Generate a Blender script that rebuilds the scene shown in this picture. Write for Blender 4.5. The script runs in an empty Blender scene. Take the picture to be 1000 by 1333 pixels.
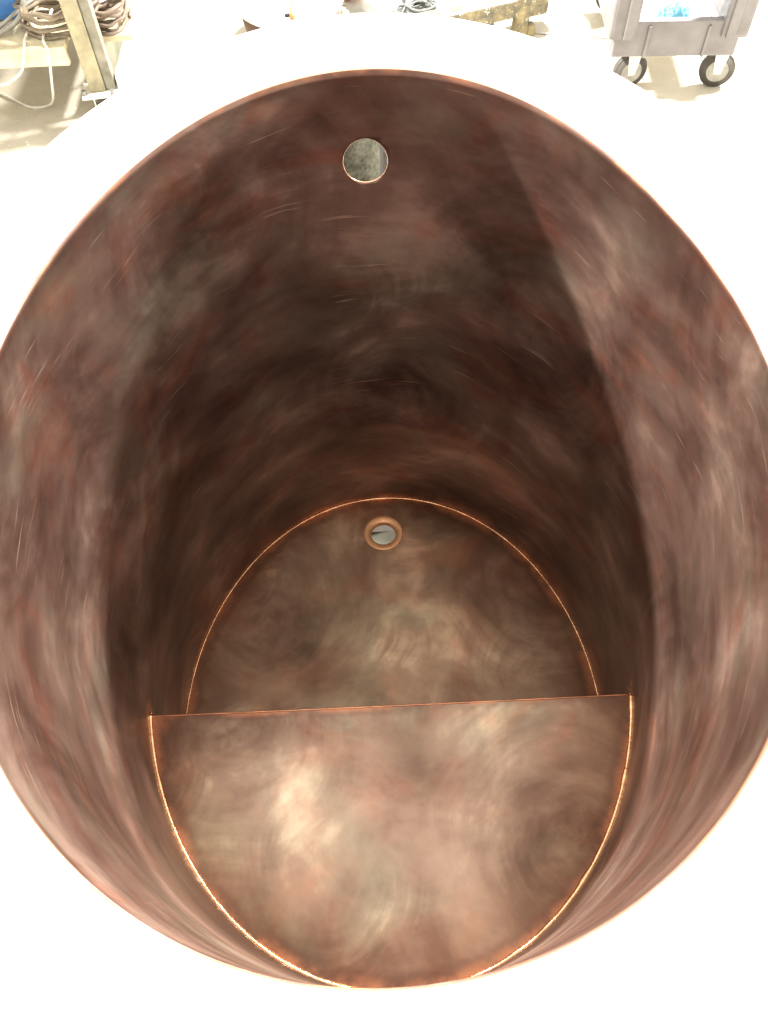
import bpy, bmesh, math, random
from mathutils import Vector, Matrix, noise as mnoise
random.seed(7)
SC = bpy.context.scene
COL = SC.collection
PI = math.pi

# ------------------------------------------------------------------ camera
cd = bpy.data.cameras.new('camera'); cam = bpy.data.objects.new('camera', cd); COL.objects.link(cam)
cd.sensor_fit = 'VERTICAL'; cd.sensor_height = 36.0; cd.sensor_width = 27.0
cd.lens = 36.0 * 1050 / 1333
cd.clip_start = 0.01; cd.clip_end = 200
ax = Vector((0.9991, -0.03246, -0.02735)); up = Vector((0.04197, 0.85129, 0.52301)); dr = Vector((-0.00631, 0.52369, -0.85189))
M = Matrix((ax, up, -dr)).transposed().to_4x4()
M.translation = Vector((0.01048, -0.50404, 0.58375))
cam.matrix_world = M
SC.camera = cam

# ------------------------------------------------------------------ light
w = bpy.data.worlds.new('World'); SC.world = w; w.use_nodes = True
bg = w.node_tree.nodes['Background']
bg.inputs['Color'].default_value = (1.0, 0.95, 0.875, 1)
bg.inputs['Strength'].default_value = 0.68
def area(name, loc, size, power, color=(1, .97, .92), target=None):
    l = bpy.data.lights.new(name, 'AREA'); l.shape = 'RECTANGLE'; l.size, l.size_y = size
    l.energy = power; l.color = color
    o = bpy.data.objects.new(name, l); COL.objects.link(o); o.location = loc
    if target is not None:
        o.rotation_euler = (Vector(target) - Vector(loc)).to_track_quat('-Z', 'Y').to_euler()
    return o
area('ceiling_and_fill_lamp', (-2.8, 2.4, 2.0), (0.16, 0.16), 235, target=(0, .3, -1))
area('ceiling_and_fill_lamp', (3.5, 3.4, 2.2), (0.5, 0.5), 330, target=(0, .3, -1))
area('ceiling_and_fill_lamp', (0.6, 3.6, 2.7), (0.25, 0.25), 120, target=(0, 0, -1))  # added fill lamp, brightens the near wall and the seat welds
SC.view_settings.view_transform = 'Standard'; SC.view_settings.look = 'None'
SC.view_settings.gamma = 1; SC.view_settings.use_curve_mapping = False
SC.view_settings.exposure = 1.9

G = -1.067            # shop floor height (the tub rim is z = 0)
DF = 0.947            # tub floor depth
DB = 0.628            # bench depth

# ------------------------------------------------------------------ helpers
def link(name, me, mat=None, parent=None, smooth=True):
    o = bpy.data.objects.new(name, me); COL.objects.link(o)
    if mat is not None:
        me.materials.clear(); me.materials.append(mat)
    if smooth:
        me.polygons.foreach_set('use_smooth', [True] * len(me.polygons))
    if parent is not None:
        o.parent = parent
        o.matrix_parent_inverse = parent.matrix_basis.inverted()
    return o
def from_bm(name, bm, mat, parent=None, smooth=True):
    bmesh.ops.recalc_face_normals(bm, faces=bm.faces)
    me = bpy.data.meshes.new(name); bm.to_mesh(me); bm.free()
    return link(name, me, mat, parent, smooth)
def tag(o, label=None, cat=None, group=None, kind=None):
    for k, v in (('label', label), ('category', cat), ('group', group), ('kind', kind)):
        if v: o[k] = v
    return o
def thing(name, loc, label, cat, group=None):
    o = bpy.data.objects.new(name, None); COL.objects.link(o); o.location = loc
    o.empty_display_size = .05
    return tag(o, label, cat, group)
def box(bm, c, s, rz=0.0, bev=0.0, rot=None):
    mat = Matrix.Translation(c) @ (rot if rot is not None else Matrix.Rotation(rz, 4, 'Z')) @ Matrix.Diagonal((s[0], s[1], s[2], 1))
    r = bmesh.ops.create_cube(bm, size=1.0, matrix=mat)
    if bev > 0:
        es = set()
        for v in r['verts']: es.update(v.link_edges)
        bmesh.ops.bevel(bm, geom=list(es), offset=bev, segments=2, profile=.6, affect='EDGES')
def cyl(bm, p0, p1, r0, r1=None, seg=24, cap=True):
    p0, p1 = Vector(p0), Vector(p1); d = p1 - p0
    m = Matrix.Translation((p0 + p1) / 2) @ d.to_track_quat('Z', 'Y').to_matrix().to_4x4()
    bmesh.ops.create_cone(bm, cap_ends=cap, segments=seg, radius1=r0, radius2=r0 if r1 is None else r1, depth=d.length, matrix=m)
def catmull(pts, n=8, closed=False):
    P = [Vector(p) for p in pts]; out = []; N = len(P)
    rng = range(N) if closed else range(N - 1)
    for i in rng:
        if closed: a, b, c, d = P[i-1], P[i], P[(i+1) % N], P[(i+2) % N]
        else: a, b, c, d = P[max(i-1, 0)], P[i], P[i+1], P[min(i+2, N-1)]
        for k in range(n):
            t = k / n
            out.append(.5*((2*b)+(c-a)*t+(2*a-5*b+4*c-d)*t*t+(3*b-a-3*c+d)*t**3))
    if not closed: out.append(P[-1])
    return out
def tube(bm, pts, r, seg=8, closed=False, rf=None):
    N = len(pts); rings = []; prev = None
    for i, p in enumerate(pts):
        q = pts[(i+1) % N] if (closed or i < N-1) else p
        s = pts[i-1] if (closed or i > 0) else p
        t = (q - s).normalized()
        if prev is None:
            n = t.cross(Vector((0, 0, 1)))
            if n.length < .1: n = t.cross(Vector((1, 0, 0)))
        else: n = prev - t * prev.dot(t)
        n.normalize(); prev = n; b = t.cross(n)
        rr = r * (rf(i) if rf else 1)
        rings.append([bm.verts.new(p + rr*(math.cos(a)*n + math.sin(a)*b)) for a in [2*PI*k/seg for k in range(seg)]])
    for i in range(N if closed else N-1):
        A, B = rings[i], rings[(i+1) % N]
        for k in range(seg):
            bm.faces.new((A[k], A[(k+1) % seg], B[(k+1) % seg], B[k]))
    if not closed:
        bm.faces.new(rings[0]); bm.faces.new(rings[-1][::-1])

# ------------------------------------------------------------------ materials
class NT:
    def __init__(s, name):
        s.m = bpy.data.materials.new(name); s.m.use_nodes = True
        s.t = s.m.node_tree; s.b = s.t.nodes['Principled BSDF']
    def n(s, typ, ins=None, **kw):
        o = s.t.nodes.new(typ)
        for k, v in kw.items(): setattr(o, k, v)
        for k, v in (ins or {}).items():
            if isinstance(v, bpy.types.NodeSocket): s.t.links.new(v, o.inputs[k])
            else: o.inputs[k].default_value = v
        return o
    def math(s, op, a, b=0.0, c=None, clamp=False):
        d = {0: a, 1: b}
        if c is not None: d[2] = c
        return s.n('ShaderNodeMath', d, operation=op, use_clamp=clamp).outputs[0]
    def noise(s, vec, scale, detail=4, rough=.55, dist=0.0):
        return s.n('ShaderNodeTexNoise', {'Vector': vec, 'Scale': scale, 'Detail': detail, 'Roughness': rough, 'Distortion': dist}).outputs['Fac']
    def ramp(s, f, stops, interp='LINEAR'):
        r = s.n('ShaderNodeValToRGB', {0: f}); cr = r.color_ramp; cr.interpolation = interp
        while len(cr.elements) < len(stops): cr.elements.new(.5)
        for e, (p, c) in zip(cr.elements, stops):
            e.position = p; e.color = (*c, 1) if len(c) == 3 else c
        return r.outputs[0]
    def rmap(s, v, a, b, c=0.0, d=1.0, smooth=True):
        return s.n('ShaderNodeMapRange', {0: v, 1: a, 2: b, 3: c, 4: d}, interpolation_type='SMOOTHSTEP' if smooth else 'LINEAR').outputs[0]
    def mix(s, f, a, b, mode='MIX'):
        o = s.n('ShaderNodeMix', data_type='RGBA', blend_type=mode)
        for i, v in ((0, f), (6, a), (7, b)):
            if isinstance(v, bpy.types.NodeSocket): s.t.links.new(v, o.inputs[i])
            else: o.inputs[i].default_value = v if i == 0 or len(v) == 4 else (*v, 1)
        return o.outputs[2]
    def set(s, k, v):
        if isinstance(v, bpy.types.NodeSocket): s.t.links.new(v, s.b.inputs[k])
        else: s.b.inputs[k].default_value = v if not (isinstance(v, tuple) and len(v) == 3) else (*v, 1)

def simple(name, col, rough=.6, metal=0.0, var=.15, scale=12, bump=0.0, dirt=None):
    s = NT(name)
    co = s.n('ShaderNodeTexCoord').outputs['Object']
    f = s.noise(co, scale, 5, .6)
    d = tuple(c*(1-var*1.6) for c in col) if dirt is None else dirt
    l = tuple(min(1, c*(1+var)) for c in col)
    s.set('Base Color', s.ramp(f, [(.3, d), (.7, l)]))
    s.set('Roughness', s.rmap(s.noise(co, scale*2.3, 3), .3, .7, rough-.08, rough+.08)); s.set('Metallic', metal)
    if bump: s.set('Normal', s.n('ShaderNodeBump', {'Height': s.noise(co, scale*6, 5, .7), 'Strength': bump, 'Distance': .004}).outputs[0])
    return s.m

def patina(name, mode, level=1.0, seed=0.0, rough=.36, tone=(1, 1, 1)):
    """Hand-rubbed dark copper: clouded patina, arcs left by the rubbing pad, fine scratches, bright heat tint by the welds."""
    s = NT(name)
    ob = s.n('ShaderNodeTexCoord').outputs['Object']
    xyz = s.n('ShaderNodeSeparateXYZ', {0: ob}).outputs
    if mode == 'wall':
        u = s.math('MULTIPLY', s.math('ARCTAN2', xyz[0], xyz[1]), .43); v = xyz[2]
        st = (1.0, 1.5)
    else:
        u, v = xyz[0], xyz[1]; st = (1.0, 1.0)
    P = s.n('ShaderNodeCombineXYZ', {0: u, 1: v, 2: seed}).outputs[0]
    # warp
    nw = s.n('ShaderNodeTexNoise', {'Vector': P, 'Scale': 3.2, 'Detail': 2.0}).outputs['Color']
    wv = s.n('ShaderNodeVectorMath', {0: nw, 1: (.5, .5, .5)}, operation='SUBTRACT').outputs[0]
    wv = s.n('ShaderNodeVectorMath', {0: wv, 'Scale': .09 if mode == 'wall' else .13}, operation='SCALE').outputs[0]
    Pw = s.n('ShaderNodeVectorMath', {0: P, 1: wv}, operation='ADD').outputs[0]
    Pa = s.n('ShaderNodeVectorMath', {0: Pw, 1: (st[0], st[1], 1)}, operation='MULTIPLY').outputs[0]
    def arcs(scale, fr, off):
        pv = s.n('ShaderNodeVectorMath', {0: Pw, 1: (off, off*.7, 0)}, operation='ADD').outputs[0]
        vo = s.n('ShaderNodeTexVoronoi', {'Vector': pv, 'Scale': scale, 'Randomness': 1.0}, voronoi_dimensions='2D')
        ve = s.n('ShaderNodeTexVoronoi', {'Vector': pv, 'Scale': scale, 'Randomness': 1.0}, voronoi_dimensions='2D', feature='DISTANCE_TO_EDGE')
        dv = s.n('ShaderNodeVectorMath', {0: pv, 1: vo.outputs['Position']}, operation='SUBTRACT').outputs[0]
        dx = s.n('ShaderNodeSeparateXYZ', {0: dv}).outputs
        dist = s.math('SQRT', s.math('ADD', s.math('MULTIPLY', dx[0], dx[0]), s.math('MULTIPLY', dx[1], dx[1])))
        ang = s.math('ARCTAN2', dx[1], dx[0])
        cv = s.n('ShaderNodeSeparateColor', {0: vo.outputs['Color']}).outputs[0]
        q = s.n('ShaderNodeCombineXYZ', {0: s.math('MULTIPLY', dist, fr), 1: s.math('MULTIPLY', s.math('SINE', ang), .9),
                                         2: s.math('ADD', s.math('MULTIPLY', cv, 30), s.math('MULTIPLY', s.math('COSINE', ang), .9))}).outputs[0]
        nn = s.noise(q, 1.0, 4, .6)
        mask = s.rmap(ve.outputs['Distance'], 0.0, .22)
        return s.math('MULTIPLY', s.math('SUBTRACT', nn, .5), mask)
    a1 = arcs(2.3, 34, 0.0); a2 = arcs(4.2, 80, 3.7)
    sel = s.rmap(s.noise(P, 4.5, 2), .46, .64)
    arc = s.math('ADD', a1, s.math('MULTIPLY', s.math('MULTIPLY', a2, sel), .8))
    # long strokes following the wall round the tub
    if mode == 'wall':
        Ps = s.n('ShaderNodeVectorMath', {0: Pw, 1: (2.2, 20, 1)}, operation='MULTIPLY').outputs[0]
    else:
        Ps = s.n('ShaderNodeVectorMath', {0: Pw, 1: (6, 9, 1)}, operation='MULTIPLY').outputs[0]
    stroke = s.math('SUBTRACT', s.noise(Ps, 1.5, 5, .6, .3), .5)
    cl = s.noise(Pa, 5.2 if mode == 'wall' else 4.4, 6, .55, .25)
    cl = s.math('ADD', s.math('MULTIPLY', cl, .93), s.math('MULTIPLY', s.noise(P, 38, 5, .7), .07))
    f = s.math('ADD', cl, s.math('ADD', s.math('MULTIPLY', arc, .26), s.math('MULTIPLY', stroke, .15 if mode == 'wall' else .12)))
    k = level
    base = s.ramp(f, [(.30, (.052*k, .029*k, .022*k)), (.43, (.098*k, .057*k, .045*k)), (.56, (.160*k, .103*k, .083*k)), (.70, (.30*k, .212*k, .172*k))])
    hue = s.noise(Pa, 7.5, 4, .6, .8)
    base = s.mix(s.rmap(hue, .48, .76, 0, .65 if mode == 'wall' else .4), base, s.mix(1.0, base, (1.30, .70, .56), 'MULTIPLY'))
    hue2 = s.noise(s.n('ShaderNodeVectorMath', {0: Pa, 1: (5.3, 2.1, 4)}, operation='ADD').outputs[0], 5.5, 3, .5, .5)
    base = s.mix(s.rmap(hue2, .5, .68, 0, .8), base, s.mix(1.0, base, (.88, 1.06, 1.02), 'MULTIPLY'))
    base = s.mix(1.0, base, tone, 'MULTIPLY')
    # browner, darker zone towards the welded edges
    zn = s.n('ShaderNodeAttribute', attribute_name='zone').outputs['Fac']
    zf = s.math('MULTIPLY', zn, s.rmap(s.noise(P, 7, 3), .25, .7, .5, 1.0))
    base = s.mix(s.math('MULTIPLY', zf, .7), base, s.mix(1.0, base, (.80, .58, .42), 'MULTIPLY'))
    # fine bright scratches
    Pf = s.n('ShaderNodeVectorMath', {0: Pw, 1: (9, 260, 1) if mode == 'wall' else (60, 60, 1)}, operation='MULTIPLY').outputs[0]
    sc = s.math('MULTIPLY', s.rmap(s.noise(Pf, 1.0, 2, .5), .64, .74), s.rmap(s.noise(P, 6, 2), .5, .62))
    if mode == 'wall': base = s.mix(s.math('MULTIPLY', sc, .42), base, (.62, .42, .32))
    # bright heat tint at seams
    tn = s.n('ShaderNodeAttribute', attribute_name='tint').outputs['Fac']
    tf = s.math('MULTIPLY', tn, s.rmap(s.noise(P, 11, 5, .65), .3, .62, .25, 1.15))
    base = s.mix(s.rmap(tf, .05, .5, 0, .40), base, (.10, .04, .028))
    base = s.mix(s.rmap(tf, .32, 1.0, 0, .72), base, (.50, .20, .095))
    s.set('Base Color', base); s.set('Metallic', .6)
    r = s.math('ADD', rough, s.math('MULTIPLY', s.math('SUBTRACT', s.noise(Pa, 9, 4), .5), .22))
    s.set('Roughness', s.math('SUBTRACT', r, s.math('MULTIPLY', tf, .12)))
    s.set('Specular IOR Level', .25)
    h = s.math('ADD', s.math('MULTIPLY', arc, .5), s.math('MULTIPLY', stroke, .6))
    dent = s.noise(P, 4.0, 2, .5)
    b1 = s.n('ShaderNodeBump', {'Height': dent, 'Strength': .35, 'Distance': .012}).outputs[0]
    s.set('Normal', s.n('ShaderNodeBump', {'Height': h, 'Strength': .35, 'Distance': .0012, 'Normal': b1}).outputs[0])
    return s.m

M_WALL = patina('patina_wall', 'wall', 1.12, 0.3, .36, (1.02, .96, .92))
M_FLOOR = patina('patina_floor', 'flat', 2.3, 4.7, .38, (.95, .96, .78))
M_BENCH = patina('patina_bench', 'flat', 1.95, 11.2, .38, (.98, 1.05, .94))
M_COPPER = simple('bright_copper', (.93, .52, .30), .28, 1.0, .12, 40, .2)
M_RIM = simple('brushed_rim_copper', (.80, .66, .57), .5, .4, .08, 7, .05)
M_STEEL = simple('grey_steel', (.25, .25, .24), .5, .6, .2, 20)
M_LIP = simple('polished_lip_copper', (.93, .60, .42), .3, .9, .03, 6)
M_WELD = simple('weld_copper', (.90, .52, .28), .24, 1.0, .15, 60, .2)

# ------------------------------------------------------------------ tub outline
FC = [.99946, -.00054, .00376, -.02165, .00026, .0004, -.01943, .00383, -.00135, .0013, .00494, .00011, .00106]
def r_rim(t):
    e = 1/math.sqrt(math.cos(t)**2 + math.sin(t)**2/1.3023**2)
    k = FC[0] + sum(FC[2*i-1]*math.cos(i*t) + FC[2*i]*math.sin(i*t) for i in range(1, 7))
    return .38*e*k
def r_ell(t, a, b, x0, y0):
    c, s = math.cos(t), math.sin(t)
    A = c*c/a/a + s*s/b/b; B = -2*(c*x0/a/a + s*y0/b/b); Cc = x0*x0/a/a + y0*y0/b/b - 1
    return (-B + math.sqrt(B*B - 4*A*Cc))/(2*A)
def r_wall(t, z):
    r0 = r_rim(t); r1 = r_ell(t, .3765, .467, -.0002, -.0228); r2 = r_ell(t, .4008, .497, .0004, -.0233)
    z0, z1, z2 = 0, -DB, -DF
    # two straight runs with a soft bend a little below the bench line
    a = r0 + (r1-r0)*(z/z1); b = r1 + (r2-r1)*((z-z1)/(z2-z1))
    k = min(max((z1 - z)/.05, 0), 1); k = k*k*(3-2*k)
    return a*(1-k) + b*k
def wp(t, z, off=0.0):
    r = r_wall(t, z) + off
    return Vector((r*math.cos(t), r*math.sin(t), z))
CH0, CH1 = (-.368, -.110), (.370, -.108)      # bench front edge
def chord_y(x): return -.109 + .002*(x/.37)

tub = thing('copper_soaking_tub', (0, 0, G), 'deep oval copper soaking tub with dark rubbed patina, built-in bench and wide bright rim', 'bathtub')

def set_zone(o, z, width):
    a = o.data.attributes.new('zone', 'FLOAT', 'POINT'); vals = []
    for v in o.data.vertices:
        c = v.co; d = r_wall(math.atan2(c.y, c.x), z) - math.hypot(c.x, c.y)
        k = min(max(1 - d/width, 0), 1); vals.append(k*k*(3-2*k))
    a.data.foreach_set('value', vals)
def set_tint(o, fn):
    a = o.data.attributes.new('tint', 'FLOAT', 'POINT')
    a.data.foreach_set('value', [fn(v.co) for v in o.data.vertices])

# wall: closed shell, with the overflow hole cut through
NTH, NZ = 288, 110
bm = bmesh.new(); TH = .003
gi, go = [], []
for j in range(NZ+1):
    z = -DF*j/NZ
    gi.append([bm.verts.new(wp(2*PI*i/NTH, z)) for i in range(NTH)])
for j in range(0, NZ+1, 10):
    z = -DF*j/NZ
    go.append([bm.verts.new(wp(2*PI*i/NTH, z, TH)) for i in range(NTH)])
for g in (gi, go):
    for j in range(len(g)-1):
        for i in range(NTH):
            bm.faces.new((g[j][i], g[j][(i+1) % NTH], g[j+1][(i+1) % NTH], g[j+1][i]))
for a, b in ((gi[0], go[0]), (gi[-1], go[-1])):
    for i in range(NTH):
        bm.faces.new((a[i], a[(i+1) % NTH], b[(i+1) % NTH], b[i]))
wall = from_bm('wall', bm, M_WALL, tub)
bm = bmesh.new(); cyl(bm, (-.002, .40, -.1205), (-.002, .62, -.1205), .0318, seg=64)
cut = from_bm('cutter', bm, None)
md = wall.modifiers.new('b', 'BOOLEAN'); md.operation = 'DIFFERENCE'; md.solver = 'EXACT'; md.object = cut
bpy.context.view_layer.update()
me = bpy.data.meshes.new_from_object(wall.evaluated_get(bpy.context.evaluated_depsgraph_get()))
wall.modifiers.clear(); wall.data = me; me.name = 'wall'
if not me.materials: me.materials.append(M_WALL)
bpy.data.objects.remove(cut)
me.polygons.foreach_set('use_smooth', [True]*len(me.polygons))
def wall_tint(c):
    t = 0
    d = c.z + DF
    t = max(t, 1.0 - d/.040)
    if c.y < chord_y(c.x) + .02:
        e = abs(c.z + DB)/.030
        if c.z < -DB: e = 9
        e = max(e, 0)
        t = max(t, 1.0 - e)
    t = max(t, .60 - (-c.z)/.035)
    dc = math.hypot(c.x + .002, c.z + .1205) if c.y > .3 else 9
    t = max(t, .3 - (dc - .030)/.2)
    for cx, cy in (CH0, CH1):
        t = max(t, .95 - math.dist(c, (cx, cy, -DB))/.06)
    return min(max(t, 0), 1)
set_tint(wall, wall_tint)

bm = bmesh.new(); hp = []
for i in range(96):
    a = 2*PI*i/96; x_ = -.002 + .0318*math.cos(a); z_ = -.1205 + .0318*math.sin(a)
    y_ = .5
    for _ in range(12):
        y_ = math.sqrt(max(r_wall(math.atan2(y_, x_), z_)**2 - x_*x_, 0))
    hp.append(Vector((x_, y_ + .001, z_)))
tube(bm, hp, .0008, 8, True, lambda i: 1 + .3*mnoise.noise(Vector((i*.3, 2, 1))))
from_bm('overflow_edge', bm, M_LIP, tub)
# bright lip round the inside edge and the wide rim flange
NR = 360
def r_out(t): return r_ell(t, .475, .66, 0, 0)
bm = bmesh.new()
prof = [(0.0, -.0035), (0.0007, -.0005), (.0025, .0020), (.005, .0030), (.009, .004)]
rings = []
for k, (o_, z_) in enumerate(prof):
    rings.append([bm.verts.new((lambda r, t: (r*math.cos(t), r*math.sin(t), z_))(r_rim(t)+o_, t)) for t in [2*PI*i/NR for i in range(NR)]])
for j in range(len(rings)-1):
    for i in range(NR): bm.faces.new((rings[j][i], rings[j][(i+1) % NR], rings[j+1][(i+1) % NR], rings[j+1][i]))
from_bm('lip', bm, M_LIP, tub)
bm = bmesh.new(); rings = []
fl = [(0, .004, .009), (.15, .006, 0), (.5, .0075, 0), (.85, .006, 0), (.96, .002, 0), (1.0, -.008, 0), (1.0, -.030, 0), (.985, -.030, 0), (.975, -.008, 0), (0, -.006, .012)]
for f_, z_, o_ in fl:
    row = []
    for i in range(NR):
        t = 2*PI*i/NR; r0 = r_rim(t) + .009; r1 = r_out(t); r = r0 + (r1-r0)*f_
        row.append(bm.verts.new((r*math.cos(t), r*math.sin(t), z_)))
    rings.append(row)
for j in range(len(rings)-1):
    for i in range(NR): bm.faces.new((rings[j][i], rings[j][(i+1) % NR], rings[j+1][(i+1) % NR], rings[j+1][i]))
from_bm('rim', bm, M_RIM, tub)

# tub floor with a round drain hole
DX, DY = -.004, .383
bm = bmesh.new(); rows = []
KR = 70
for k in range(KR+1):
    f = k/KR; row = []
    for i in range(NTH):
        t = 2*PI*i/NTH
        o = wp(t, -DF, -.0002)
        h = Vector((DX + .038*math.cos(t), DY + .038*math.sin(t), -DF))
        p = h.lerp(o, f); p.z = -DF
        row.append(bm.verts.new(p))
    rows.append(row)
for j in range(KR):
    for i in range(NTH): bm.faces.new((rows[j][i], rows[j][(i+1) % NTH], rows[j+1][(i+1) % NTH], rows[j+1][i]))
flo = from_bm('tub_floor', bm, M_FLOOR, tub)
def floor_tint(c):
    t = math.atan2(c.y, c.x); d = r_wall(t, -DF) - math.hypot(c.x, c.y)
    a = 1.0 - d/.036
    b = .6 - (math.hypot(c.x-DX, c.y-DY)-.041)/.05
    return min(max(a, b, 0), 1)
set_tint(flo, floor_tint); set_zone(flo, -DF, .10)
# drain flange: a dished copper ring with a tailpiece
bm = bmesh.new(); rows = []
for r, z in ((.043, .0), (.0422, .0015), (.040, .002), (.034, .0012), (.0285, -.0008), (.0272, -.0025), (.0268, -.012)):
    rows.append([bm.verts.new((DX + r*math.cos(2*PI*i/64), DY + r*math.sin(2*PI*i/64), -DF + z)) for i in range(64)])
for j in range(len(rows)-1):
    for i in range(64): bm.faces.new((rows[j][i], rows[j][(i+1) % 64], rows[j+1][(i+1) % 64], rows[j+1][i]))
from_bm('drain_ring', bm, simple('pale_drain_copper', (.85, .47, .24), .5, .6, .08, 30), tub)

# bench
def wx(y, z, sgn):          # wall x at given y on that side
    lo, hi = (-PI/2, PI/2) if sgn > 0 else (PI/2, 3*PI/2)
    a, b = (-PI/2, 0.3) if sgn > 0 else (3*PI/2, PI-.3)
    for _ in range(40):
        m = (a+b)/2
        if wp(m, z).y < y: a = m
        else: b = m
    return wp((a+b)/2, z)
bench = None
bm = bmesh.new(); rows = []
y_lo = wp(-PI/2, -DB).y + .0005
NYB, NXB = 90, 110
for j in range(NYB+1):
    f = j/NYB
    y = -.109 + (y_lo + .109)*math.sin(f*PI/2)
    L, Rr = wx(y, -DB, -1), wx(y, -DB, 1)
    row = []
    for i in range(NXB+1):
        g = i/NXB
        x = L.x + (Rr.x-L.x)*g
        yy = y + .002*(x/.37)*(1-f)
        sag = -.0018*math.sin(PI*g)*(1-f)**2
        row.append(bm.verts.new((x, yy, -DB + sag)))
    rows.append(row)
for j in range(NYB):
    for i in range(NXB): bm.faces.new((rows[j][i], rows[j][i+1], rows[j+1][i+1], rows[j+1][i]))
bench = from_bm('bench_seat', bm, M_BENCH, tub)
def bench_tint(c):
    t = math.atan2(c.y, c.x); d = r_wall(t, -DB) - math.hypot(c.x, c.y)
    e = chord_y(c.x) - c.y
    k = max(.92 - d/.036, .80 - e/.022, 1.0 - math.dist(c, (CH0[0], CH0[1], -DB))/.07, 1.0 - math.dist(c, (CH1[0], CH1[1], -DB))/.07)
    return min(max(k, 0), 1)
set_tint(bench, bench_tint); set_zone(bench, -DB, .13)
bm = bmesh.new(); rows = []
edge = [(0, 0), (.0015, -.0006), (.0025, -.0025), (.003, -.006)] + [(.003, -.006 - (DF-DB-.006)*k/24) for k in range(1, 25)]
for dy, dz in edge:
    row = []
    for i in range(81):
        g = i/80
        Lp, Rp = wx(-.111, min(-DB+dz, -DB), -1), wx(-.107, min(-DB+dz, -DB), 1)
        x = Lp.x + (Rp.x-Lp.x)*g
        sag = -.0018*math.sin(PI*g) if dz > -.05 else 0
        row.append(bm.verts.new((x, chord_y(x)+dy, -DB+dz+sag)))
    rows.append(row)
for j in range(len(rows)-1):
    for i in range(80): bm.faces.new((rows[j][i], rows[j][i+1], rows[j+1][i+1], rows[j+1][i]))
front = from_bm('bench_front', bm, M_BENCH, tub)
set_tint(front, lambda c: min(max(.85 - (-(c.z) - DB)/.01, .9-(c.z+DF)/.03, 0), 1))

bm = bmesh.new(); tube(bm, [Vector((x_, chord_y(x_)+.0005, -DB-.0002-.0018*math.sin(PI*(x_+.37)/.74))) for x_ in [-.367+.734*i/160 for i in range(161)]], .0015, 8, False, lambda i: 1+.35*mnoise.noise(Vector((i*.12, 4, 2))))
from_bm('bench_edge', bm, simple('edge_highlight_copper', (.62, .30, .17), .4, .9, .3, 30), tub)  # brighter copper colour supplies the orange highlight along the seat edge
# welds: irregular bright beads
def bead(name, pts, r, seed):
    def rf(i): return max(.45, 1.0 + .7*mnoise.noise(Vector((i*.07, seed, 0))) + .10*mnoise.noise(Vector((i*.5, seed, 3))))
    bm = bmesh.new(); tube(bm, pts, r, 8, False, rf); return from_bm(name, bm, M_WELD, tub)
n = 520
bead('weld_seam', [wp(-.35 + (PI+.7)*i/n, -DF+.0008, -.001) for i in range(n+1)], .0022, 1.0)
pl, pr = wx(-.110, -DB, -1), wx(-.108, -DB, 1)
ta = math.atan2(pr.y, pr.x); tb = -2*PI + math.atan2(pl.y, pl.x) if math.atan2(pl.y, pl.x) > 0 else math.atan2(pl.y, pl.x)
bead('weld_seam', [wp(ta + (tb-ta)*i/n, -DB+.0008, -.001) for i in range(n+1)], .0036, 5.0)
for k, sgn in enumerate((-1, 1)):
    pts = []
    for i in range(60):
        z = -DB - (DF-DB)*i/59
        p = wx(-.109, z, sgn); pts.append(Vector((p.x - sgn*.001, p.y+.004, z)))
    bead('weld_seam', pts, .0016, 9.0+k)
# unseen ring, added to keep light from under the tub
bm = bmesh.new(); rows = []
for off, z in ((-.004, -DF-.012), (.004, -DF-.012), (.004, G+.003), (-.004, G+.003)):
    rows.append([bm.verts.new((lambda q: (q.x, q.y, z))(wp(2*PI*i/128, -DF, off+.05))) for i in range(128)])
for j in range(4):
    for i in range(128): bm.faces.new((rows[j][i], rows[j][(i+1) % 128], rows[(j+1) % 4][(i+1) % 128], rows[(j+1) % 4][i]))
from_bm('light_block_ring', bm, M_WALL, tub)
# feet carrying the tub
for a in (40, 140, 220, 320):
    p = wp(math.radians(a), -DF, -.06)
    bm = bmesh.new(); cyl(bm, (p.x, p.y, G+.001), (p.x, p.y, -DF-.002), .028, .035, 32)
    from_bm('foot', bm, M_STEEL, tub)

# ------------------------------------------------------------------ shop floor
s = NT('concrete_floor'); co = s.n('ShaderNodeTexCoord').outputs['Object']
f1 = s.noise(co, 1.3, 6, .6, .4); f2 = s.noise(co, 22, 5, .7)
c1 = s.ramp(f1, [(.3, (.42, .38, .29)), (.5, (.50, .46, .37)), (.7, (.56, .52, .44))])
c1 = s.mix(s.rmap(f2, .35, .7, 0, .35), c1, (.36, .32, .25))
c1 = s.mix(s.rmap(s.noise(co, 70, 2), .69, .72, 0, .8), c1, (.8, .78, .7))
s.set('Base Color', c1); s.set('Roughness', .55)
s.set('Normal', s.n('ShaderNodeBump', {'Height': f2, 'Strength': .15, 'Distance': .003}).outputs[0])
M_CONC = s.m
bm = bmesh.new(); bmesh.ops.create_grid(bm, x_segments=8, y_segments=8, size=12, matrix=Matrix.Translation((0, 0, G)))
gr = from_bm('ground', bm, M_CONC); tag(gr, kind='structure')
bm = bmesh.new(); box(bm, (3.6, 1.95, G+.0003), (6.2, .004, .001), math.radians(-12))
j = from_bm('floor_joint', bm, simple('joint_dark', (.12, .10, .08), .9)); tag(j, kind='structure')

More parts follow.
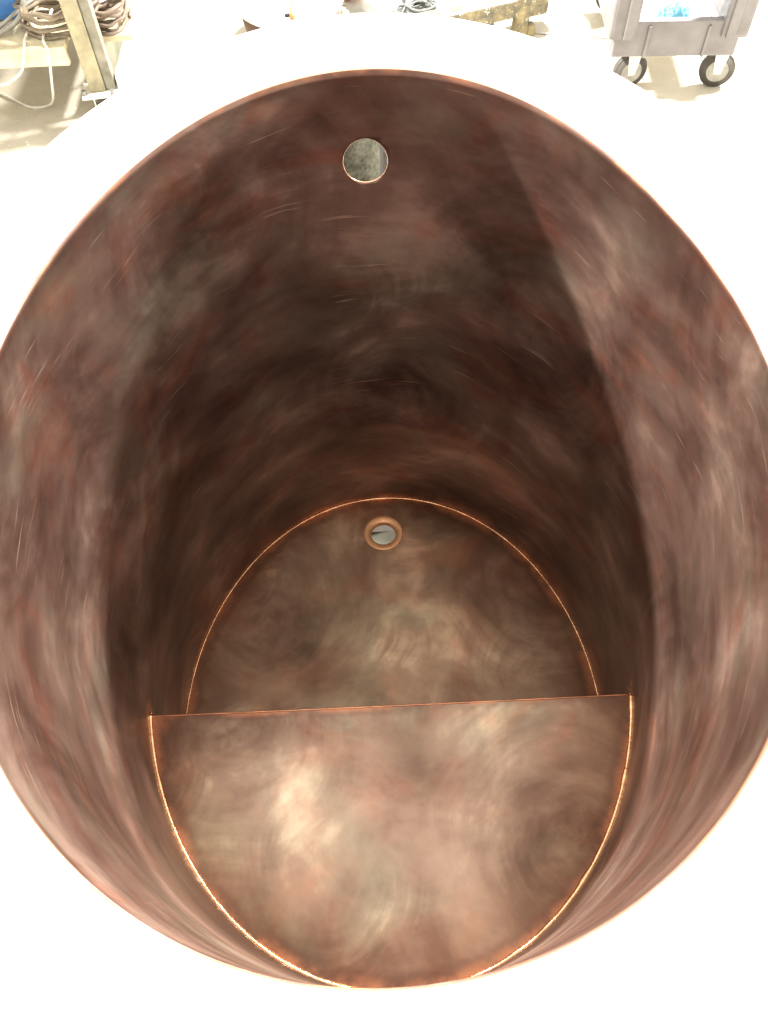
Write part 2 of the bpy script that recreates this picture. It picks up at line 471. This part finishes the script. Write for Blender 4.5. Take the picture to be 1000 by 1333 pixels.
# ------------------------------------------------------------------ workbench (top left)
M_WOOD = simple('worn_post_wood', (.29, .26, .165), .6, 0, .3, 14, .2)
M_POST2 = simple('grey_side_wood', (.19, .18, .14), .65, 0, .3, 16, .2)
M_CREAM = simple('cream_painted_wood', (.55, .49, .33), .6, 0, .2, 14, .1)
M_PLATE = simple('pale_plate', (.75, .72, .62), .5, .1, .15, 30)
M_RUB = simple('dark_rubber', (.075, .068, .058), .6, 0, .2, 30)
M_WHITE = simple('white_plastic', (.80, .79, .76), .45, 0, .06, 15)
wb = thing('workbench', (-1.4, 2.5, G), 'wooden workbench with a low shelf and one stout post ending in a bolted foot plate', 'workbench')
px, py = -.895, 2.135
def leg(px, py, name='leg'):
    bm = bmesh.new(); box(bm, (px, py, G+.13+.36), (.052, .06, .72), .12, .005)
    lg = from_bm(name, bm, M_WOOD, wb, smooth=False)
    bm = bmesh.new(); box(bm, (px+.0425, py+.006, G+.13+.36), (.031, .05, .72), .12, .003)
    from_bm('post_side', bm, M_POST2, lg, smooth=False)  # darker, greyer box forming the right side of the post
    bm = bmesh.new(); box(bm, (px+.01, py-.005, G+.126), (.125, .10, .008), .12, .002)
    box(bm, (px+.069, py+.02, G+.145), (.010, .07, .045), .12, .002)
    fp = from_bm('foot_plate', bm, M_PLATE, lg, smooth=False)
    for bx, by in ((-.040, -.042), (.055, -.042), (.055, .036), (-.040, .036)):
        bm = bmesh.new(); cyl(bm, (px+bx, py+by, G+.13), (px+bx, py+by, G+.144), .008, seg=6)
        from_bm('bolt', bm, M_STEEL, lg, smooth=False)
    bm = bmesh.new(); cyl(bm, (px-.012, py, G+.052), (px+.012, py, G+.052), .050, seg=32)
    from_bm('caster', bm, M_RUB, lg)
    for fo in (-.026, .026):
        bm = bmesh.new(); box(bm, (px+fo, py, G+.086), (.004, .04, .076), .12)
        from_bm('fork_plate', bm, M_PLATE, lg, smooth=False)
for q in ((px, py), (px, 3.1), (-2.3, py), (-2.3, 3.1)): leg(*q)
bm = bmesh.new()
box(bm, (-1.61, 2.595, G+.282), (1.33, .975, .018), 0, .002); 
for yy in (2.095, 3.08): box(bm, (-1.61, yy, G+.262), (1.33, .022, .058), 0, .003)
box(bm, (-1.2, 2.6, G+.25), (.04, .94, .04))
from_bm('shelf', bm, M_CREAM, wb, smooth=False)
bm = bmesh.new(); box(bm, (-1.6, 2.64, G+.87), (1.6, 1.1, .04), 0, .004)
from_bm('tabletop', bm, M_CREAM, wb, smooth=False)

ZS = G + .292
bm = bmesh.new(); box(bm, (-.925, 2.66, G+.125), (.02, .92, .21), 0, .002)  # added board, blocks lamp light under the shelf; its olive stands for shaded floor
from_bm('light_block_board', bm, simple('shade_strip_olive', (.16, .155, .11), .7, 0, .2, 12), wb, smooth=False)
# coiled hoses on the shelf
def coil(name, c, rx, ry, turns, r, mat, label, cat, seed, tail=None, group=None, rise=.02):
    random.seed(seed); pts = []
    for i in range(turns*14):
        a = 2*PI*i/14; k = i/14/turns
        jr = 1 + random.uniform(-.10, .10) - .25*((i//14) % 3)/3
        pts.append((c[0]+rx*jr*math.cos(a), c[1]+ry*jr*math.sin(a), c[2] + r + rise*((i//14) // 2) + random.uniform(-.004, .006)))
    if tail: pts += tail
    bm = bmesh.new(); tube(bm, catmull(pts, 5), r, 8)
    return tag(from_bm(name, bm, mat), label, cat, group)
M_HOSE = simple('tan_hose', (.19, .15, .10), .7, 0, .2, 30)
M_HOSE2 = simple('brown_hose', (.15, .11, .08), .65, 0, .2, 30)
M_CABLE = simple('pale_cable', (.62, .60, .52), .5, 0, .1, 30)
M_GREYC = simple('grey_cable', (.30, .29, .25), .5, 0, .2, 30)
coil('coiled_hose', (-.985, 2.215, ZS), .105, .085, 8, .0058, M_HOSE, 'tan rope-like hose coiled on the low shelf left of the post', 'hose', 3)
coil('coiled_hose', (-.835, 2.30, ZS-.037), .06, .085, 7, .006, M_HOSE2, 'brown hose coil half hidden behind the workbench post', 'hose', 5)
# wooden block the second coil rests on is the shelf extension
bm = bmesh.new(); box(bm, (-.835, 2.46, G+.245), (.15, .5, .02), 0, .002); from_bm('shelf_extension', bm, M_CREAM, wb, smooth=False)
def cable(name, pts, r, mat, label, cat, group=None):
    bm = bmesh.new(); tube(bm, catmull(pts, 10), r, 8); return tag(from_bm(name, bm, mat), label, cat, group)
cable('cable', [(-1.0, 2.25, ZS+.03), (-1.01, 2.12, G+.305), (-.993, 2.072, G+.285), (-1.03, 2.10, G+.17), (-1.085, 2.19, G+.06), (-1.135, 2.25, G+.006), (-1.19, 2.245, G+.006), (-1.26, 2.294, G+.006), (-1.40, 2.40, G+.006)],
      .0042, M_CABLE, 'pale cable looping from the shelf edge down to the floor nearest the post', 'cable')
cable('cable', [(-1.06, 2.25, ZS+.01), (-1.069, 2.13, G+.302), (-1.068, 2.074, G+.288), (-1.095, 2.07, G+.235), (-1.139, 2.08, G+.2), (-1.18, 2.09, G+.18), (-1.24, 2.09, G+.18), (-1.4, 2.08, G+.24)],
      .0042, M_CABLE, 'pale cable sagging in a short loop below the shelf edge at far left', 'cable')
cable('cable', [(-1.40, 2.12, ZS+.006), (-1.2, 2.165, ZS+.008), (-1.08, 2.24, ZS+.05), (-.92, 2.45, ZS+.07), (-.8, 2.6, ZS+.05)],
      .006, M_GREYC, 'grey cable lying across the shelf from the left to behind the coil', 'cable')
cable('cable', [(-1.02, 2.34, ZS+.12), (-1.055, 2.22, ZS+.09), (-1.10, 2.19, ZS+.03), (-1.20, 2.14, ZS+.008), (-1.35, 2.13, ZS+.008)],
      .008, M_GREYC, 'thick grey cable hanging in front of the blue container', 'cable')
bm = bmesh.new()
box(bm, (-1.21, 2.32, ZS+.10), (.22, .15, .20), .1, .02)
box(bm, (-1.21, 2.32, ZS+.205), (.10, .06, .02), .1, .006)
M_BLUE = simple('blue_plastic', (.04, .16, .42), .4, 0, .15, 15)
tag(from_bm('container', bm, M_BLUE, smooth=False), 'blue plastic container on the shelf at top left', 'container')
# small fittings heaped by the coil
fit_ = thing('pipe_fitting', (-.98, 2.44, ZS), 'small pale brass pipe fitting on the coils beside the post', 'fitting')
bm = bmesh.new(); cyl(bm, (-1.0, 2.42, ZS+.05), (-.94, 2.46, ZS+.06), .012, seg=16); from_bm('pipe', bm, M_PLATE, fit_)
bm = bmesh.new(); cyl(bm, (-.985, 2.43, ZS+.0525), (-.97, 2.44, ZS+.055), .019, seg=6); from_bm('nut', bm, M_GREYC, fit_, smooth=False)

# ------------------------------------------------------------------ white basin with orange hose
DCX, DCY = -.275, 2.645
dm = thing('white_basin', (DCX, DCY, G), 'large round white lid-like basin on a dark brown base just past the far rim', 'basin')
bm = bmesh.new(); cyl(bm, (DCX, DCY, G+.118), (DCX, DCY, G+.14), .196, .20, 96)
bmesh.ops.bevel(bm, geom=[e for e in bm.edges if len(e.link_faces) == 2 and e.calc_face_angle(0) > 1], offset=.006, segments=3, affect='EDGES')
from_bm('shell', bm, M_WHITE, dm)
bm = bmesh.new(); cyl(bm, (DCX, DCY, G+.001), (DCX, DCY, G+.1175), .165, .188, 64)
from_bm('base', bm, simple('dark_brown_base', (.13, .075, .055), .6, 0, .2, 18), dm)
bm = bmesh.new(); cyl(bm, (-.277, 2.508, G+.138), (-.277, 2.508, G+.146), .0085, seg=24)
from_bm('plug', bm, simple('black_plug', (.008, .008, .008), .5), dm)
cable('hose', [(-.256, 2.480, G+.151), (-.258, 2.52, G+.152), (-.255, 2.56, G+.152), (-.240, 2.62, G+.152), (-.20, 2.70, G+.155), (-.10, 2.84, G+.03), (.05, 2.95, G+.012)],
      .0105, simple('orange_hose', (.75, .27, .10), .5, 0, .1, 15), 'short orange rubber hose lying over the white basin', 'hose')
bm = bmesh.new(); cyl(bm, (-.085, 2.735, G+.0005), (-.085, 2.735, G+.03), .028, .022, 24)
cyl(bm, (-.085, 2.735, G+.03), (-.085, 2.735, G+.045), .010, seg=16)
tag(from_bm('knob', bm, simple('cream_knob', (.62, .58, .46), .5)), 'small cream round knob on the floor right of the white basin', 'knob')
# tray with a dark cable tangle
M_DARKC = simple('dark_grey_cable', (.085, .09, .085), .5, 0, .3, 40)
tr = thing('metal_tray', (.12, 2.86, G), 'shallow pale metal tray between the white basin and the stained beam', 'tray')
bm = bmesh.new(); cyl(bm, (.09, 2.90, G+.002), (.09, 2.90, G+.012), .20, .22, 64); from_bm('pan', bm, simple('pale_metal', (.42, .43, .40), .35, .5, .2, 15), tr)
bm = bmesh.new()
tube(bm, [Vector((.09+.22*math.cos(a), 2.90+.22*math.sin(a), G+.015)) for a in [2*PI*i/64 for i in range(64)]], .006, 8, True)
from_bm('rolled_edge', bm, M_PLATE, tr)
coil('cable_tangle', (.215, 2.745, G+.014), .055, .04, 7, .0048, M_DARKC, 'dark grey cable tangle lying by the left end of the stained beam', 'cable', 11, rise=.006)
cable('cable', [(.11, 2.70, G+.02), (.125, 2.76, G+.03), (.16, 2.80, G+.02), (.15, 2.92, G+.02)], .005, M_DARKC, 'dark cable loop on the pale tray, left of the tangle', 'cable')
cable('cable', [(.13, 2.69, G+.02), (.15, 2.74, G+.034), (.19, 2.79, G+.04), (.24, 2.88, G+.02)], .004, M_DARKC, 'thin dark cable crossing the pale tray into the tangle', 'cable')

# ------------------------------------------------------------------ stained yellow beam on a stand
s = NT('greasy_yellow'); co = s.n('ShaderNodeTexCoord').outputs['Object']
f = s.noise(co, 17, 6, .75, .2); g_ = s.noise(co, 70, 3, .6)
c = s.ramp(f, [(.32, (.07, .06, .045)), (.46, (.17, .15, .10)), (.60, (.34, .28, .14)), (.74, (.5, .47, .36))])
c = s.mix(s.rmap(g_, .62, .70, 0, .9), c, (.75, .73, .62))
s.set('Base Color', c); s.set('Roughness', s.rmap(f, .3, .7, .3, .7))
s.set('Normal', s.n('ShaderNodeBump', {'Height': f, 'Strength': .7, 'Distance': .006}).outputs[0])
M_GREASE = s.m
sd = thing('machine_beam', (.42, 2.55, G), 'stained yellow steel beam caked in grime on a short stand, top of the picture', 'beam')
a0, a1 = Vector((.18, 2.475, 0)), Vector((.66, 2.63, 0)); dirv = (a1-a0).normalized(); angz = math.atan2(dirv.y, dirv.x); mid = (a0+a1)/2
bm = bmesh.new(); box(bm, (mid.x, mid.y, G+.10), ((a1-a0).length, .07, .055), angz, .004)
from_bm('beam_body', bm, M_GREASE, sd, smooth=False)
bm = bmesh.new(); nn_ = Vector((-dirv.y, dirv.x, 0)); q = mid - nn_*.028 - dirv*.03
box(bm, (q.x, q.y, G+.1315), ((a1-a0).length-.08, .006, .007), angz)
from_bm('top_lip', bm, M_WHITE, sd, smooth=False)
bm = bmesh.new(); box(bm, (.595, 2.625, G+.135), (.13, .10, .15), angz, .012); box(bm, (.655, 2.66, G+.14), (.05, .06, .10), angz, .01)
from_bm('end_block', bm, M_GREASE, sd, smooth=False)
bm = bmesh.new(); cyl(bm, (.575, 2.595, G+.001), (.575, 2.60, G+.072), .036, .028, 8); box(bm, (.61, 2.585, G+.018), (.03, .04, .034), angz, .004)
from_bm('leg', bm, M_GREASE, sd, smooth=False)
bm = bmesh.new(); cyl(bm, (.20, 2.50, G+.001), (.20, 2.50, G+.072), .03, .03, 8)
from_bm('leg', bm, M_GREASE, sd, smooth=False)
bm = bmesh.new(); box(bm, (.40, 2.66, G+.05), (.15, .10, .10), .3, .012)
tag(from_bm('parts_box', bm, simple('grimy_pale', (.40, .38, .30), .6, 0, .4, 25), smooth=False), 'grimy pale box lying behind the stained beam', 'box')
bm = bmesh.new(); cyl(bm, (.44, 2.62, G+.102), (.44, 2.62, G+.15), .022, .018, 24)
tag(from_bm('bottle_cap', bm, M_BLUE), 'small blue cap on the grimy box behind the beam', 'cap')

# ------------------------------------------------------------------ utility cart (top right)
M_CART = simple('grey_cart_plastic', (.185, .175, .18), .55, 0, .10, 10, .12, dirt=(.135, .125, .125))
M_CARTIN = simple('pale_tray_bottom', (.72, .71, .69), .55, 0, .08, 8)
ct = thing('utility_cart', (1.01, 2.4, G), 'grey plastic utility cart on casters parked at the top right', 'cart')
CX, CY0, CW, CL = 1.005, 2.135, .40, .66
rzc = math.radians(-3)
R3 = Matrix.Rotation(rzc, 4, 'Z'); pivot = Vector((CX, CY0, 0))
def cp(x, y, z):            # cart coordinates: x across, y back from the front face, z above the shop floor
    v = R3 @ Vector((x, y, 0)); return (pivot.x+v.x, pivot.y+v.y, G+z)
def tray(z0, z1, name):
    bm = bmesh.new()
    box(bm, cp(0, .014, (z0+z1)/2), (CW, .028, z1-z0), rzc, .006)
    box(bm, cp(0, CL-.014, (z0+z1)/2), (CW, .028, z1-z0), rzc, .006)
    for sx in (-1, 1): box(bm, cp(sx*(CW/2-.014), CL/2, (z0+z1)/2), (.028, CL-.058, z1-z0-.002), rzc, .006)
    t = from_bm(name, bm, M_CART, ct, smooth=False)
    bm = bmesh.new(); box(bm, cp(0, CL/2, z0+.035), (CW-.058, CL-.058, .012), rzc); from_bm('tray_bottom', bm, M_CARTIN, t, smooth=False)
tray(.145, .258, 'lower_shelf'); tray(.72, .83, 'upper_shelf')
for sx in (-1, 1):
    for sy in (0, 1):
        bm = bmesh.new()
        y = .030 if sy == 0 else CL-.030
        box(bm, cp(sx*(CW/2-.022), y, .47), (.088, .084, .53), rzc, .012)
        box(bm, cp(sx*(CW/2-.038), y-.046*(1-2*sy), .47), (.030, .012, .52), rzc, .004)
        from_bm('leg', bm, M_CART, ct, smooth=False)
for sx in (-1, 1):      # the raised ribs running down the shelf's front
    bm = bmesh.new(); box(bm, cp(sx*(CW/2-.105), -.003, .195), (.010, .010, .10), rzc, .003); from_bm('rib', bm, M_CART, ct, smooth=False)
for wxo, sw in ((-.108, PI/2+.22), (.188, PI/2-.12)):
    for sy in (0, 1):
        c0 = cp(wxo, .075 if sy == 0 else CL-.075, 0)
        rw = .058; cz = G + rw + .001
        d = Vector((math.cos(rzc+sw), math.sin(rzc+sw), 0))
        pc = Vector((c0[0], c0[1], cz))
        bm = bmesh.new(); box(bm, (pc.x, pc.y, G+.138), (.07, .07, .008), rzc)
        for k in (-1, 1):
            q = pc + d*(k*.0185)
            # tapered side plate of the fork
            ang = rzc+sw; tx = Vector((-math.sin(ang), math.cos(ang), 0))
            vs = []
            for off in (-.0015, .0015):
                for (a, b) in ((-.024, .075), (.024, .075), (.012, -.008), (-.012, -.008)):
                    vs.append(bm.verts.new(q + d*off + tx*a + Vector((0, 0, b))))
            for fidx in ((0,1,2,3), (4,5,6,7), (0,1,5,4), (1,2,6,5), (2,3,7,6), (3,0,4,7)):
                bm.faces.new([vs[n_] for n_ in fidx])
        cyl(bm, pc - d*.024, pc + d*.024, .006, seg=10)
        cf = from_bm('caster_fork', bm, M_PLATE, ct, smooth=False)
        bm = bmesh.new(); cyl(bm, pc - d*.015, pc + d*.015, rw, seg=48)
        bmesh.ops.bevel(bm, geom=[e for e in bm.edges if len(e.link_faces) == 2 and e.calc_face_angle(0) > 1], offset=.006, segments=3, affect='EDGES')
        from_bm('wheel', bm, M_RUB, ct)
        bm = bmesh.new(); cyl(bm, pc - d*.0165, pc + d*.0165, .036, seg=32); from_bm('hub', bm, M_GREYC, cf, smooth=False)
# crumpled blue cloth and white bag in the lower shelf
def crumple(name, c, sx, sy, h, mat, seed, label, cat):
    bm = bmesh.new(); N = 40; vs = []
    for i in range(N+1):
        for j in range(N+1):
            a, b = i/N*2-1, j/N*2-1
            rr = min(1, math.hypot(a, b)); e = max(0, 1-rr**3)
            nz = mnoise.noise(Vector((a*3, b*3, seed)))
            z = e*h*(.55+.8*abs(nz)+.35*abs(mnoise.noise(Vector((a*8, b*8, seed+5)))))
            vs.append(bm.verts.new((c[0]+a*sx*(1+.15*nz), c[1]+b*sy*(1+.15*nz), c[2]+z+.002)))
    for i in range(N):
        for j in range(N):
            k = i*(N+1)+j; bm.faces.new((vs[k], vs[k+N+1], vs[k+N+2], vs[k+1]))
    r = bmesh.ops.extrude_face_region(bm, geom=bm.faces[:])
    for v in [g for g in r['geom'] if isinstance(g, bmesh.types.BMVert)]: v.co.z -= .0015
    return tag(from_bm(name, bm, mat), label, cat)
cb = cp(-.01, .16, .190)
crumple('paper_sheet', cp(.04, .26, .188), .10, .22, .03, M_WHITE, 4.0, 'crumpled white paper lining the cart shelf behind the blue cloth', 'paper')
crumple('rag', cp(-.005, .095, .195), .085, .045, .06, simple('sky_blue_cloth', (.16, .44, .60), .8, 0, .2, 20), 9.0, 'crumpled sky blue cloth at the front of the cart shelf', 'rag')

# ------------------------------------------------------------------ drum behind the tub, seen through the overflow hole
s = NT('mottled_galvanised'); co = s.n('ShaderNodeTexCoord').outputs['Object']
f = s.noise(co, 34, 7, .8, .1); v = s.n('ShaderNodeTexVoronoi', {'Vector': co, 'Scale': 140.0}).outputs['Distance']
s.set('Base Color', s.ramp(s.math('ADD', f, s.math('MULTIPLY', v, .15)), [(.34, (.020, .020, .014)), (.50, (.055, .053, .035)), (.74, (.13, .125, .088))]))
s.set('Roughness', .8); s.set('Specular IOR Level', .15)
M_GALV = s.m
dr_ = thing('drum', (-.16, 1.02, G), 'mottled grey green metal drum seen only through the round overflow hole', 'drum')
bm = bmesh.new(); cyl(bm, (-.10, 1.0, G+.001), (-.10, 1.0, G+.80), .165, seg=96)
from_bm('shell', bm, M_GALV, dr_)
bm = bmesh.new()
tube(bm, [Vector((-.10+.167*math.cos(a), 1.0+.167*math.sin(a), G+.80)) for a in [2*PI*i/64 for i in range(64)]], .006, 8, True)
from_bm('rim', bm, M_GALV, dr_)

bm = bmesh.new(); cyl(bm, (.070, .775, G+.001), (.070, .775, G+.84), .050, seg=64)  # added dark pipe, gives the overflow view its shaded right side
tag(from_bm('shade_pipe', bm, simple('dark_shade_mottle', (.016, .012, .009), .95, 0, .6, 45)), 'added dark brown pipe standing in for shade at the right of the view through the overflow hole', 'pipe')
bm = bmesh.new(); box(bm, (0, .02, G+.0065), (.62, .86, .012), 0, .002)  # added dark sheet, stands in for the shaded floor below the drain
tag(from_bm('shade_board', bm, simple('shaded_floor_olive', (.055, .050, .030), .75, 0, .15, 10), smooth=False), 'added olive grey sheet standing in for shaded floor under the tub seen through the round drain', 'shade_board')
